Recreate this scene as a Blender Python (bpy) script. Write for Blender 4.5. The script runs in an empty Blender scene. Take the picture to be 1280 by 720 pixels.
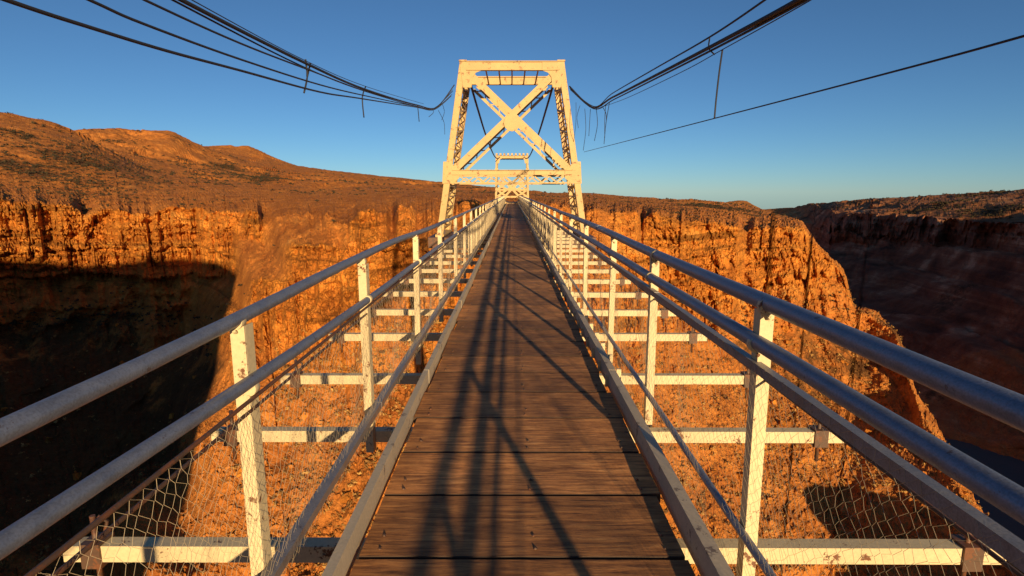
import bpy, math, random
import numpy as np
random.seed(7); rng = np.random.default_rng(7)
C = bpy.context.scene.collection
CAMZ = 1.6; F = 700.0; TH = math.radians(9.73)
ct, st = math.cos(TH), math.sin(TH)
SUN_EL = math.radians(10.5); SUN_AZ = math.radians(14.0)   # sun behind the camera, 14 deg to the right

# ------------------------------------------------------------------ helpers
def ray(x, y):
    a = (x - 640) / F; b = (360 - y) / F
    return a, ct + b * st, -st + b * ct
def at(x, y, X=None, Y=None, z=None):
    dx, dy, dz = ray(x, y)
    if X is not None: t = X / dx
    elif Y is not None: t = Y / dy
    else: t = (z - CAMZ) / dz
    return (dx * t, dy * t, CAMZ + dz * t)

def tag(o, label=None, cat=None, group=None, kind=None):
    if label: o['label'] = label
    if cat: o['category'] = cat
    if group: o['group'] = group
    if kind: o['kind'] = kind
    return o
def empty(name, loc=(0, 0, 0)):
    o = bpy.data.objects.new(name, None); C.objects.link(o); o.location = loc
    o.empty_display_size = 0.3
    return o

class MB:
    def __init__(s): s.v = []; s.f = []; s.smooth = []
    def quadbox(s, P):                       # 8 points: bottom ring 0-3, top ring 4-7
        n = len(s.v); s.v += [tuple(p) for p in P]
        for f in ((0, 3, 2, 1), (4, 5, 6, 7), (0, 1, 5, 4), (1, 2, 6, 5), (2, 3, 7, 6), (3, 0, 4, 7)):
            s.f.append(tuple(n + i for i in f)); s.smooth.append(False)
        return s
    def box(s, x0, x1, y0, y1, z0, z1):
        return s.quadbox([(x0, y0, z0), (x1, y0, z0), (x1, y1, z0), (x0, y1, z0), (x0, y0, z1), (x1, y0, z1), (x1, y1, z1), (x0, y1, z1)])
    def bar(s, p, q, w, h, up=(0, 0, 1), w2=None, h2=None):
        p = np.array(p, float); q = np.array(q, float); d = q - p; d /= np.linalg.norm(d)
        u = np.array(up, float)
        if abs(d @ u) > .98: u = np.array((0., 1., 0.))
        r = np.cross(d, u); r /= np.linalg.norm(r); u = np.cross(r, d)
        w2 = w2 or w; h2 = h2 or h
        P = []
        for c, ww, hh in ((p, w, h), (q, w2, h2)):
            for a, b in ((-1, -1), (1, -1), (1, 1), (-1, 1)): P.append(c + r * a * ww / 2 + u * b * hh / 2)
        return s.quadbox(P)
    def tube(s, pts, rad, n=8, cap=True):
        pts = [np.array(p, float) for p in pts]; base = len(s.v); m = len(pts)
        rads = rad if hasattr(rad, '__len__') else [rad] * m
        for i, p in enumerate(pts):
            d = pts[min(i + 1, m - 1)] - pts[max(i - 1, 0)]; d /= (np.linalg.norm(d) + 1e-9)
            u = np.array((0, 0, 1.)) if abs(d[2]) < .9 else np.array((1., 0, 0))
            r = np.cross(d, u); r /= np.linalg.norm(r); u = np.cross(r, d)
            for k in range(n):
                a = 2 * math.pi * k / n
                s.v.append(tuple(p + (r * math.cos(a) + u * math.sin(a)) * rads[i]))
        for i in range(m - 1):
            for k in range(n):
                a = base + i * n + k; b = base + i * n + (k + 1) % n
                s.f.append((a, b, b + n, a + n)); s.smooth.append(n > 4)
        if cap:
            s.f.append(tuple(base + k for k in range(n))[::-1]); s.smooth.append(False)
            s.f.append(tuple(base + (m - 1) * n + k for k in range(n))); s.smooth.append(False)
        return s
    def prism(s, poly, y0, y1):              # outline in x,z extruded along y
        n = len(s.v); m = len(poly)
        s.v += [(x, y0, z) for x, z in poly] + [(x, y1, z) for x, z in poly]
        s.f.append(tuple(n + i for i in range(m))); s.f.append(tuple(n + m + i for i in range(m))[::-1]); s.smooth += [False, False]
        for i in range(m):
            j = (i + 1) % m; s.f.append((n + i, n + m + i, n + m + j, n + j)); s.smooth.append(False)
        return s
    def build(s, name, mat, parent=None, bevel=0, loc=None):
        me = bpy.data.meshes.new(name); me.from_pydata(s.v, [], s.f)
        me.polygons.foreach_set('use_smooth', s.smooth); me.materials.append(mat); me.update()
        o = bpy.data.objects.new(name, me); C.objects.link(o)
        if parent: o.parent = parent
        if loc: o.location = loc
        if bevel:
            b = o.modifiers.new('bevel', 'BEVEL'); b.width = bevel; b.segments = 2; b.limit_method = 'ANGLE'
        return o
def copy(o, parent=None, loc=None):
    c = o.copy(); C.objects.link(c)
    if parent is not None: c.parent = parent
    if loc: c.location = loc
    return c

# ------------------------------------------------------------------ numpy noise
PERM = rng.permutation(512).astype(np.int64); GR = rng.normal(size=(512, 3)); GR /= np.linalg.norm(GR, axis=1)[:, None]; GR = GR.astype(np.float32)
def gnoise(x, y, z):
    xi = np.floor(x).astype(np.int64); yi = np.floor(y).astype(np.int64); zi = np.floor(z).astype(np.int64)
    xf = (x - xi).astype(np.float32); yf = (y - yi).astype(np.float32); zf = (z - zi).astype(np.float32)
    u = xf * xf * xf * (xf * (xf * 6 - 15) + 10); v = yf * yf * yf * (yf * (yf * 6 - 15) + 10); w = zf * zf * zf * (zf * (zf * 6 - 15) + 10)
    def g(a, b, c):
        h = PERM[(PERM[(PERM[(xi + a) & 511] + yi + b) & 511] + zi + c) & 511]
        G = GR[h]; return G[..., 0] * (xf - a) + G[..., 1] * (yf - b) + G[..., 2] * (zf - c)
    l = lambda a, b, t: a + (b - a) * t
    return l(l(l(g(0, 0, 0), g(1, 0, 0), u), l(g(0, 1, 0), g(1, 1, 0), u), v), l(l(g(0, 0, 1), g(1, 0, 1), u), l(g(0, 1, 1), g(1, 1, 1), u), v), w) * 1.6
def fbm(x, y, z, o=4, gain=.5):
    r = 0; a = 1; t = 0
    for i in range(o):
        r = r + a * gnoise(x + 17.3 * i, y - 9.1 * i, z + 5.7 * i); t += a; a *= gain; x = x * 2.03; y = y * 2.03; z = z * 2.03
    return r / t
def ridged(x, y, z, o=4):
    r = 0; a = 1; t = 0
    for i in range(o):
        r = r + a * (1 - np.abs(gnoise(x + 7.3 * i, y + 3.1 * i, z - 5.7 * i)) * 2.2); t += a; a *= .5; x = x * 2.07; y = y * 2.07; z = z * 2.07
    return r / t

# ------------------------------------------------------------------ materials
def newmat(name):
    m = bpy.data.materials.new(name); m.use_nodes = True; nt = m.node_tree
    b = nt.nodes['Principled BSDF']; return m, nt, b
def N(nt, t, **kw):
    n = nt.nodes.new(t)
    for k, v in kw.items():
        if k in n.inputs: n.inputs[k].default_value = v
        else: setattr(n, k, v)
    return n
def ramp(nt, stops, interp='LINEAR'):
    n = nt.nodes.new('ShaderNodeValToRGB'); cr = n.color_ramp; cr.interpolation = interp
    while len(cr.elements) < len(stops): cr.elements.new(.5)
    for e, (p, c) in zip(cr.elements, stops):
        e.position = p; e.color = (c[0], c[1], c[2], 1) if hasattr(c, '__len__') else (c, c, c, 1)
    return n
def mixc(nt, fac, a, b, blend='MIX'):
    n = nt.nodes.new('ShaderNodeMix'); n.data_type = 'RGBA'; n.blend_type = blend
    for s, v in ((0, fac), (6, a), (7, b)):
        if hasattr(v, 'links') or hasattr(v, 'is_output'): nt.links.new(v, n.inputs[s])
        elif s == 0: n.inputs[0].default_value = v
        else: n.inputs[s].default_value = (*v, 1)
    return n.outputs[2]
def coords(nt, scale=(1, 1, 1), kind='Object'):
    tc = nt.nodes.new('ShaderNodeTexCoord'); mp = nt.nodes.new('ShaderNodeMapping'); mp.inputs['Scale'].default_value = scale
    nt.links.new(tc.outputs[kind], mp.inputs[0]); return mp.outputs[0]
def noise(nt, vec, scale, detail=6, rough=.6, dist=0):
    n = N(nt, 'ShaderNodeTexNoise', Scale=scale, Detail=detail, Roughness=rough, Distortion=dist)
    nt.links.new(vec, n.inputs['Vector']); return n.outputs[0]
def math_(nt, op, a, b=None):
    n = nt.nodes.new('ShaderNodeMath'); n.operation = op
    for i, v in enumerate((a, b)):
        if v is None: continue
        if isinstance(v, (int, float)): n.inputs[i].default_value = v
        else: nt.links.new(v, n.inputs[i])
    return n.outputs[0]
def bump(nt, h, strength, dist, normal=None):
    n = N(nt, 'ShaderNodeBump', Strength=strength, Distance=dist); nt.links.new(h, n.inputs['Height'])
    if normal: nt.links.new(normal, n.inputs['Normal'])
    return n.outputs[0]

def mat_paint(name, base, chip=.60, rust=(.17, .065, .028), scale=1.0):
    m, nt, b = newmat(name)
    geo = nt.nodes.new('ShaderNodeNewGeometry'); v = geo.outputs['Position']
    n1 = noise(nt, v, 9 * scale, 8, .65); n2 = noise(nt, v, 60 * scale, 4, .6); n3 = noise(nt, v, 1.3, 4)
    s = math_(nt, 'ADD', math_(nt, 'MULTIPLY', n1, .75), math_(nt, 'MULTIPLY', n2, .25))
    mask = ramp(nt, [(chip, 0), (chip + .035, 1)]); nt.links.new(s, mask.inputs[0])
    tone = ramp(nt, [(.3, [c * .80 for c in base]), (.7, base)]); nt.links.new(n3, tone.inputs[0])
    col = mixc(nt, mask.outputs[0], tone.outputs[0], rust)
    st1 = ramp(nt, [(.35, .86), (.65, 1)]); nt.links.new(n2, st1.inputs[0])
    col = mixc(nt, 1, col, st1.outputs[0], 'MULTIPLY')
    nt.links.new(col, b.inputs['Base Color']); b.inputs['Roughness'].default_value = .6
    nt.links.new(bump(nt, s, .4, .004), b.inputs['Normal'])
    return m
PAINT = mat_paint('cream_paint', (.78, .63, .37), .575)
PAINT_T = mat_paint('tower_paint', (.64, .435, .18), .565, (.26, .11, .04), scale=.5)
KERBM = mat_paint('worn_kerb_paint', (.60, .50, .36), .58, (.20, .15, .12))
RUST = mat_paint('rusty_steel', (.12, .065, .04), .5)
def mat_galv(name, base):
    m, nt, b = newmat(name)
    geo = nt.nodes.new('ShaderNodeNewGeometry'); v = geo.outputs['Position']
    n1 = noise(nt, v, 14, 6, .65); n2 = noise(nt, v, 150, 3)
    r = ramp(nt, [(.3, [c * .8 for c in base]), (.5, base), (.72, [min(1, c * 1.15) for c in base])]); nt.links.new(n1, r.inputs[0])
    spk = ramp(nt, [(.35, .75), (.6, 1)]); nt.links.new(n2, spk.inputs[0])
    n3 = noise(nt, v, 16, 8, .75); rm = ramp(nt, [(.62, 0), (.64, .7)]); nt.links.new(n3, rm.inputs[0])
    col = mixc(nt, 1, r.outputs[0], spk.outputs[0], 'MULTIPLY'); col = mixc(nt, rm.outputs[0], col, (.10, .06, .045))
    nt.links.new(col, b.inputs['Base Color']); b.inputs['Metallic'].default_value = .45
    rr = ramp(nt, [(.3, .38), (.7, .6)]); nt.links.new(n1, rr.inputs[0]); nt.links.new(rr.outputs[0], b.inputs['Roughness'])
    nt.links.new(bump(nt, n2, .35, .002), b.inputs['Normal'])
    return m
GALV = mat_galv('galvanised_pipe', (.23, .255, .32))
GALV2 = mat_galv('grey_steel', (.30, .29, .30))
m, nt, b = newmat('dark_cable'); b.inputs['Base Color'].default_value = (.022, .022, .028, 1); b.inputs['Roughness'].default_value = .7; CABLE = m
m, nt, b = newmat('net_wire'); b.inputs['Base Color'].default_value = (.44, .35, .23, 1); b.inputs['Metallic'].default_value = .0; b.inputs['Roughness'].default_value = .5; NETM = m

# weathered timber: grain across the bridge
m, nt, b = newmat('weathered_plank')
geo = nt.nodes.new('ShaderNodeNewGeometry')
mp = nt.nodes.new('ShaderNodeMapping'); mp.inputs['Scale'].default_value = (2.4, 24, 24); nt.links.new(geo.outputs['Position'], mp.inputs[0])
att = nt.nodes.new('ShaderNodeAttribute'); att.attribute_name = 'tone'
g1 = noise(nt, mp.outputs[0], 1.6, 9, .72, .5); g2 = noise(nt, geo.outputs['Position'], 4, 6, .6)
mp2 = nt.nodes.new('ShaderNodeMapping'); mp2.inputs['Scale'].default_value = (3.5, 55, 55); nt.links.new(geo.outputs['Position'], mp2.inputs[0])
g3 = noise(nt, mp2.outputs[0], 1.2, 5, .6)
r = ramp(nt, [(.30, (.07, .024, .008)), (.44, (.34, .135, .040)), (.58, (.58, .25, .075)), (.75, (.78, .42, .15))]); nt.links.new(g1, r.inputs[0])
st_ = ramp(nt, [(.35, .55), (.6, 1)]); nt.links.new(g2, st_.inputs[0])
col = mixc(nt, 1, r.outputs[0], st_.outputs[0], 'MULTIPLY')
ck = ramp(nt, [(.30, .25), (.38, 1)]); nt.links.new(g3, ck.inputs[0]); col = mixc(nt, 1, col, ck.outputs[0], 'MULTIPLY')
tn = ramp(nt, [(0, .66), (1, 1.5)]); nt.links.new(att.outputs['Fac'], tn.inputs[0]); col = mixc(nt, 1, col, tn.outputs[0], 'MULTIPLY')
nt.links.new(col, b.inputs['Base Color']); b.inputs['Roughness'].default_value = .75
hh = math_(nt, 'ADD', g1, math_(nt, 'MULTIPLY', ck.outputs[0], .6))
nt.links.new(bump(nt, hh, .6, .006), b.inputs['Normal']); PLANK = m
m, nt, b = newmat('dark_timber'); b.inputs['Base Color'].default_value = (.07, .04, .025, 1); b.inputs['Roughness'].default_value = .85; TIMBER = m

def mat_rock():
    m, nt, b = newmat('red_sandstone')
    geo = nt.nodes.new('ShaderNodeNewGeometry'); P = geo.outputs['Position']
    at_ = nt.nodes.new('ShaderNodeAttribute'); at_.attribute_name = 'flat'
    ax = nt.nodes.new('ShaderNodeAttribute'); ax.attribute_name = 'scrub'
    big = noise(nt, P, .025, 6, .6, .4); mid = noise(nt, P, .18, 8, .65); fine = noise(nt, P, .9, 8, .7)
    mv = nt.nodes.new('ShaderNodeMapping'); mv.inputs['Scale'].default_value = (1.3, 1.3, .35); nt.links.new(P, mv.inputs[0]); vert = noise(nt, mv.outputs[0], .8, 7, .7, .3)
    mp = nt.nodes.new('ShaderNodeMapping'); mp.inputs['Scale'].default_value = (.012, .012, .30); nt.links.new(P, mp.inputs[0])
    strat = noise(nt, mp.outputs[0], 1.0, 6, .65, .6)
    rk = ramp(nt, [(.32, (.22, .065, .014)), (.43, (.49, .165, .026)), (.54, (.70, .262, .040)), (.66, (.85, .42, .10))])
    s = math_(nt, 'ADD', math_(nt, 'MULTIPLY', mid, .45), math_(nt, 'ADD', math_(nt, 'MULTIPLY', strat, .35), math_(nt, 'MULTIPLY', fine, .2)))
    nt.links.new(s, rk.inputs[0])
    bg = ramp(nt, [(.35, .78), (.65, 1.1)]); nt.links.new(big, bg.inputs[0])
    rock = mixc(nt, 1, rk.outputs[0], bg.outputs[0], 'MULTIPLY')
    mq = nt.nodes.new('ShaderNodeMapping'); mq.inputs['Scale'].default_value = (.03, .03, .75); nt.links.new(P, mq.inputs[0])
    ln = noise(nt, mq.outputs[0], 1.0, 4, .5, .8); lr = ramp(nt, [(.36, .42), (.42, 1)]); nt.links.new(ln, lr.inputs[0]); rock = mixc(nt, .8, rock, lr.outputs[0], 'MULTIPLY')
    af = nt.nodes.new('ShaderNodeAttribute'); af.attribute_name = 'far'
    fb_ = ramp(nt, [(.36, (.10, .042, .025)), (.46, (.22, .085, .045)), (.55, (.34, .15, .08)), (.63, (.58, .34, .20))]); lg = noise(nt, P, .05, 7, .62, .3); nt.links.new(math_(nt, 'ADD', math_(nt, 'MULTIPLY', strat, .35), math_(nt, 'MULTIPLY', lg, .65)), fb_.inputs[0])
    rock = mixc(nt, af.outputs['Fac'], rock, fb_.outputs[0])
    soil = ramp(nt, [(.35, (.34, .110, .026)), (.6, (.56, .205, .045)), (.75, (.68, .31, .080))]); nt.links.new(mid, soil.inputs[0])
    col = mixc(nt, at_.outputs['Fac'], rock, soil.outputs[0])
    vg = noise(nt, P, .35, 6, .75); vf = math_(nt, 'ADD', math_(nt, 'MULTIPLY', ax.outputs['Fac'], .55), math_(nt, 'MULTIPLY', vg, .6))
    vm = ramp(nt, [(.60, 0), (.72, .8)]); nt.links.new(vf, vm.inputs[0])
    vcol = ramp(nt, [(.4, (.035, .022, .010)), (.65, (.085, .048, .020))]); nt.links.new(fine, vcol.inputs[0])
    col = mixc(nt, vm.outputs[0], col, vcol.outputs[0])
    sp = noise(nt, P, 1.7, 5, .8); spr = ramp(nt, [(.34, .55), (.43, 1), (.7, 1.1)]); nt.links.new(sp, spr.inputs[0]); col = mixc(nt, 1, col, spr.outputs[0], 'MULTIPLY')
    nt.links.new(col, b.inputs['Base Color']); b.inputs['Roughness'].default_value = .95
    b.inputs['Specular IOR Level'].default_value = .15
    vf_ = noise(nt, P, 3.5, 8, .75)
    h = math_(nt, 'ADD', math_(nt, 'MULTIPLY', mid, 1.6), math_(nt, 'ADD', math_(nt, 'MULTIPLY', fine, 1.3), math_(nt, 'ADD', math_(nt, 'MULTIPLY', strat, 1.2), math_(nt, 'ADD', math_(nt, 'MULTIPLY', vf_, .5), math_(nt, 'MULTIPLY', vert, 1.2)))))
    mc = nt.nodes.new('ShaderNodeMapping'); mc.inputs['Scale'].default_value = (.55, .55, .30); nt.links.new(P, mc.inputs[0])
    wv = nt.nodes.new('ShaderNodeTexNoise'); wv.inputs['Scale'].default_value = .9; wv.inputs['Detail'].default_value = 4; nt.links.new(P, wv.inputs['Vector'])
    va = nt.nodes.new('ShaderNodeVectorMath'); va.operation = 'ADD'; nt.links.new(mc.outputs[0], va.inputs[0]); nt.links.new(wv.outputs['Color'], va.inputs[1])
    vo = nt.nodes.new('ShaderNodeTexVoronoi'); vo.feature = 'DISTANCE_TO_EDGE'; vo.inputs['Scale'].default_value = 1.0; nt.links.new(va.outputs[0], vo.inputs['Vector'])
    cr = ramp(nt, [(0, 0), (.09, 1)]); nt.links.new(vo.outputs['Distance'], cr.inputs[0])
    h = math_(nt, 'ADD', h, math_(nt, 'MULTIPLY', math_(nt, 'MULTIPLY', cr.outputs[0], 1.3), math_(nt, 'SUBTRACT', 1.0, at_.outputs['Fac'])))
    nt.links.new(bump(nt, h, .8, .42), b.inputs['Normal'])
    return m
ROCK = mat_rock()

# ------------------------------------------------------------------ terrain
# columns: photo x -> knots (y, D) or (z, D, 'z').  knots: N1..N5 gorge wall, N6 rim, N7 slope, N8 near crest,
# V dip, B1..B7 what lies beyond
Z = 'z'
COLS = {
 -300: [(720,80),(560,108),(430,138),(350,158),(300,163),(245,175),(225,250),(140,480),(165,560),(175,620),(170,720),(165,820),(172,900),(180,1000),(185,1150),(188,1300)],
 0:    [(720,80),(560,106),(430,134),(350,152),(300,156),(250,166),(232,240),(143,470),(158,560),(172,620),(168,720),(162,820),(170,900),(180,1000),(188,1150),(190,1300)],
 60:   [(720,78),(560,104),(430,132),(350,150),(300,154),(256,163),(236,240),(154,470),(168,560),(178,620),(172,720),(162,840),(170,900),(180,1000),(188,1150),(190,1300)],
 100:  [(720,77),(560,102),(430,130),(350,147),(300,151),(262,160),(238,240),(168,460),(182,560),(190,620),(178,740),(160,850),(170,930),(180,1030),(188,1150),(190,1300)],
 140:  [(720,75),(560,100),(430,128),(350,143),(300,147),(263,155),(240,230),(190,440),(198,540),(196,620),(182,740),(160,860),(172,940),(180,1050),(188,1150),(190,1300)],
 180:  [(720,74),(560,97),(430,124),(350,138),(300,142),(264,150),(243,220),(212,420),(214,520),(205,600),(188,740),(160,870),(170,950),(180,1050),(187,1150),(186,1300)],
 215:  [(720,72),(560,94),(430,121),(350,134),(300,138),(264,146),(245,215),(222,400),(220,500),(210,600),(192,740),(163,870),(172,950),(180,1050),(186,1150),(184,1300)],
 240:  [(720,71),(560,92),(430,119),(350,131),(300,135),(265,143),(246,210),(224,400),(222,500),(214,600),(200,740),(177,870),(182,950),(186,1050),(186,1150),(183,1300)],
 265:  [(720,70),(560,90),(430,116),(350,127),(300,131),(265,139),(247,205),(226,390),(224,500),(217,600),(205,740),(189,860),(192,950),(192,1050),(190,1150),(181.5,1300)],
 310:  [(720,68),(560,86),(430,110),(350,120),(300,124),(266,131),(248,200),(229,380),(227,480),(221,600),(214,740),(203,850),(203,950),(202,1050),(196,1180),(181.5,1300)],
 335:  [(720,67),(560,84),(430,106),(350,116),(305,120),(267,127),(249,198),(231,370),(229,480),(223,600),(217,740),(209,850),(209,950),(206,1050),(200,1180),(192,1300)],
 370:  [(720,66),(560,82),(430,101),(350,110),(310,114),(268,122),(250,195),(233,360),(231,480),(226,600),(220,740),(214,850),(214,950),(213,1050),(210,1180),(207,1300)],
 450:  [(720,64),(560,78),(430,93),(350,100),(305,105),(266,114),(250,185),(236,340),(235,460),(231,560),(227,680),(222,800),(222,950),(221,1050),(219,1180),(217,1300)],
 545:  [(720,63),(560,75),(430,87),(345,93),(295,97),(258,105),(248,170),(241,320),(240,440),(237,540),(233,680),(229,800),(229,950),(229,1050),(228,1180),(227,1300)],
 640:  [(720,62),(560,73),(430,83),(340,89),(290,92),(256,100),(248,160),(242,320),(243,440),(242,540),(240,680),(238,800),(238,950),(238,1050),(237,1180),(236,1300)],
 745:  [(720,66),(560,80),(450,93),(360,100),(305,104),(264,112),(255,190),(245,380),(248,470),(250,540),(250,680),(250,800),(250,950),(250,1050),(249,1180),(249,1300)],
 800:  [(720,70),(560,86),(460,101),(380,109),(320,113),(268,121),(257,210),(246,400),(250,480),(254,560),(255,680),(255,800),(255,950),(255,1050),(255,1180),(255,1300)],
 860:  [(720,74),(560,93),(480,108),(420,117),(340,121),(276,129),(261,220),(248,410),(255,480),(262,580),(264,700),(264,800),(262,950),(262,1050),(260,1180),(260,1300)],
 930:  [(720,78),(560,103),(490,122),(430,135),(350,140),(283,148),(268,220),(257,390),(-40,470,Z),(-60,560,Z),(-60,700,Z),(-50,850,Z),(-40,1000,Z),(-30,1150,Z),(-16,1400,Z),(263,1600)],
 965:  [(720,80),(560,108),(490,130),(425,146),(350,151),(287,160),(274,215),(267,320),(-60,430,Z),(-75,540,Z),(-70,700,Z),(310,800),(296,900),(282,1000),(270,1200),(261,1500)],
 1003: [(720,82),(560,112),(490,138),(405,157),(350,161),(287,168),(281,185),(277,215),(-70,330,Z),(-90,500,Z),(340,660),(312,750),(294,860),(278,900),(266,1100),(257,1400)],
 1024: [(720,84),(560,116),(490,146),(402,166),(355,170),(312,175),(311,186),(312,200),(-80,270,Z),(-94,440,Z),(375,590),(325,700),(300,820),(276,850),(262,1020),(253,1300)],
 1066: [(720,87),(580,117),(510,146),(428,170),(410,174),(390,179),(392,187),(394,196),(-86,250,Z),(-94,395,Z),(396,535),(331,670),(300,770),(272,792),(259,950),(250,1240)],
 1054: [(720,86),(570,118),(500,147),(410,170),(375,175),(342,181),(343,189),(346,198),(-85,250,Z),(-94,400,Z),(395,545),(330,680),(300,780),(272,800),(259,960),(250,1250)],
 1085: [(720,88),(590,114),(520,144),(440,169),(415,174),(394,178),(396,184),(402,190),(-90,240,Z),(-96,380,Z),(405,505),(335,640),(300,740),(270,760),(257,920),(248.5,1200)],
 1120: [(720,90),(620,109),(550,128),(480,158),(445,164),(424,168),(428,174),(438,180),(-95,225,Z),(-96,340,Z),(415,455),(345,600),(302,700),(270,720),(255,870),(247,1130)],
  1136: [(720,91),(630,107),(570,122),(515,145),(498,149),(480,153),(486,158),(496,163),(-96,210,Z),(-97,325,Z),(422,435),(350,580),(302,680),(270,700),(254,855),(246,1105)],
 1150: [(720,92),(640,105),(590,117),(545,131),(532,134),(520,137),(526,142),(540,147),(-97,190,Z),(-98,310,Z),(430,415),(355,560),(303,660),(270,680),(254,840),(245,1080)],
 1200: [(720,94),(680,99),(650,104),(630,108),(622,110),(614,112),(620,116),(640,120),(-98,160,Z),(-98,270,Z),(470,345),(370,500),(302,600),(272,615),(252,790),(242,1000)],
 1240: [(740,92),(720,94),(705,96),(692,98),(686,99),(680,100),(690,104),(705,108),(-98,150,Z),(-98,240,Z),(500,305),(385,460),(300,570),(274,585),(250,760),(239,950)],
 1280: [(770,88),(755,90),(745,92),(735,93),(730,94),(726,95),(735,98),(750,102),(-98,140,Z),(-98,215,Z),(530,280),(400,420),(300,540),(276,555),(247,730),(235,900)],
 1600: [(900,70),(890,71),(880,72),(870,73),(865,74),(860,75),(870,77),(880,80),(-98,110,Z),(-98,160,Z),(-97,250,Z),(430,330),(300,450),(276,465),(245,620),(232,800)],
}
xs = sorted(COLS); NK = 16
def knot(xp, k):
    e = COLS[xp][k]
    if len(e) == 3:
        a = math.atan2((xp - 640) / F, ct); q = (xp - 640) / F
        for _ in range(30): a = math.asin(max(-.97, min(.97, q * (math.cos(a) * ct - (e[0] - CAMZ) / e[1] * st))))
        return a, e[1], e[0]
    dx, dy, dz = ray(xp, e[0]); hl = math.hypot(dx, dy)
    return math.atan2(dx, dy), e[1], CAMZ + dz / hl * e[1]
NA, NR = 1150, 760
A_LIM = math.radians(50)
az = np.concatenate([np.linspace(-math.pi, -A_LIM, 60, endpoint=False), np.linspace(-A_LIM, A_LIM, NA), np.linspace(A_LIM, math.pi, 60)[1:]])
nfull = len(az)
R = np.zeros((nfull, NK + 3)); H = np.zeros((nfull, NK + 3))
# smooth curves over azimuth (monotone cubic-like: linear + light gaussian)
fa = np.linspace(-1.3, 1.3, 2601)
gk = np.exp(-.5 * (np.arange(-24, 25) / 4.0) ** 2); gk /= gk.sum()
for k in range(NK):
    K = np.array([knot(x, k) for x in xs])
    rr = np.interp(fa, K[:, 0], K[:, 1]); hh = np.interp(fa, K[:, 0], K[:, 2] )
    rp = np.convolve(np.pad(rr, 24, 'edge'), gk, 'valid'); hp = np.convolve(np.pad(hh, 24, 'edge'), gk, 'valid')
    R[:, k + 2] = np.interp(az, fa, rp); H[:, k + 2] = np.interp(az, fa, hp)
EX = [(720, 150), (560, 226), (430, 258), (350, 300), (300, 345), (264, 400)]
for k, (yy, ex_) in enumerate(EX):
    dx_, dy_, _z = ray(ex_, yy); ea = math.atan2(dx_, dy_)
    f_ = 1 + (.26, .26, .24, .20, .15, .10)[k] / (1 + np.exp(-(ea - az) / .010))
    sp_ = 1 - .05 * np.exp(-((az - ea - .05) / .05) ** 2)
    R[:, k + 2] *= f_ * sp_; H[:, k + 2] = CAMZ + (H[:, k + 2] - CAMZ) * f_ * sp_
for k in (8, 9): R[:, k] = np.maximum(R[:, k], R[:, 7] * 1.12)
rw = np.clip((az - .44) / .08, 0, 1)
for k in range(13, 18):
    R1 = R[:, 12] + (R[:, k] - R[:, 12]) * .62; g_ = 1 + rw * (R1 / R[:, k] - 1)
    R[:, k] *= g_; H[:, k] = CAMZ + (H[:, k] - CAMZ) * g_
R[:, 0] = 2; H[:, 0] = -98; R[:, 1] = R[:, 2] * .5; H[:, 1] = -92
R[:, -1] = 12000; H[:, -1] = -450
# open gorge beside and behind the camera
t = np.clip((np.where(az < 0, -az - math.radians(54), az - math.radians(100))) / math.radians(22), 0, 1); t = t * t * (3 - 2 * t)
H = H * (1 - t[:, None]) + (-98) * t[:, None]
# buttresses and gullies: rim distance varies with azimuth
zz = np.zeros_like(az)
wob = fbm(az * 9, zz + 3.3, zz, 5, .55) ; wob2 = fbm(az * 26, zz + 8.3, zz + 2, 4, .6)
amp = np.array([0, 0, .02, .05, .07, .07, .065, .055, .03, 0] + [0] * 9)
az_c = np.clip((0.36 - az) / .15, 0, 1) * .75 + .25
for k in range(2, 10):
    wk = fbm(az * 9, zz + 3.3 + .22 * k, zz, 5, .55); wk2 = fbm(az * 30, zz + 8.3 + .5 * k, zz + 2, 4, .6)
    R[:, k] *= 1 + amp[k] * (1.15 * wk + .75 * wk2) * az_c
gul = np.maximum(0, ridged(az * 9, zz + 1.7, zz, 4) - .55) * 7 + fbm(az * 34, zz, zz + 5, 4) * 1.6
gul = gul * np.clip((1.2 - np.abs(az)) / .2, 0, 1) * (az < .42)
H[:, 7] -= gul; H[:, 6] -= gul * .4; R[:, 7] *= 1 + .012 * gul
for k in range(1, R.shape[1]): R[:, k] = np.maximum(R[:, k], R[:, k - 1] + 1.0)
# resample every azimuth by visible length
SUB = 64
w = np.linspace(0, 1, SUB, endpoint=False)
rf = (R[:, :-1, None] * (1 - w) + R[:, 1:, None] * w).reshape(nfull, -1)
hf = (H[:, :-1, None] * (1 - w) + H[:, 1:, None] * w).reshape(nfull, -1)
rf = np.concatenate([rf, R[:, -1:]], 1); hf = np.concatenate([hf, H[:, -1:]], 1)
ker = np.exp(-.5 * (np.arange(-12, 13) / 5.0) ** 2); ker /= ker.sum()
elev = np.arctan2(hf - CAMZ, rf)
seg = np.abs(np.diff(elev, axis=1)) + .05 * np.diff(np.log(rf), axis=1)
seg[elev[:, 1:] < math.radians(-42)] *= .1
cum = np.concatenate([np.zeros((nfull, 1)), np.cumsum(seg, 1)], 1); cum /= cum[:, -1:]
for i in range(1): pass
tt = np.linspace(0, 1, NR)
RR = np.empty((nfull, NR)); HH = np.empty((nfull, NR))
for i in range(nfull):
    RR[i] = np.interp(tt, cum[i], rf[i]); HH[i] = np.interp(tt, cum[i], hf[i])
X = RR * np.sin(az)[:, None]; Y = RR * np.cos(az)[:, None]; Zt = HH.copy()
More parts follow.
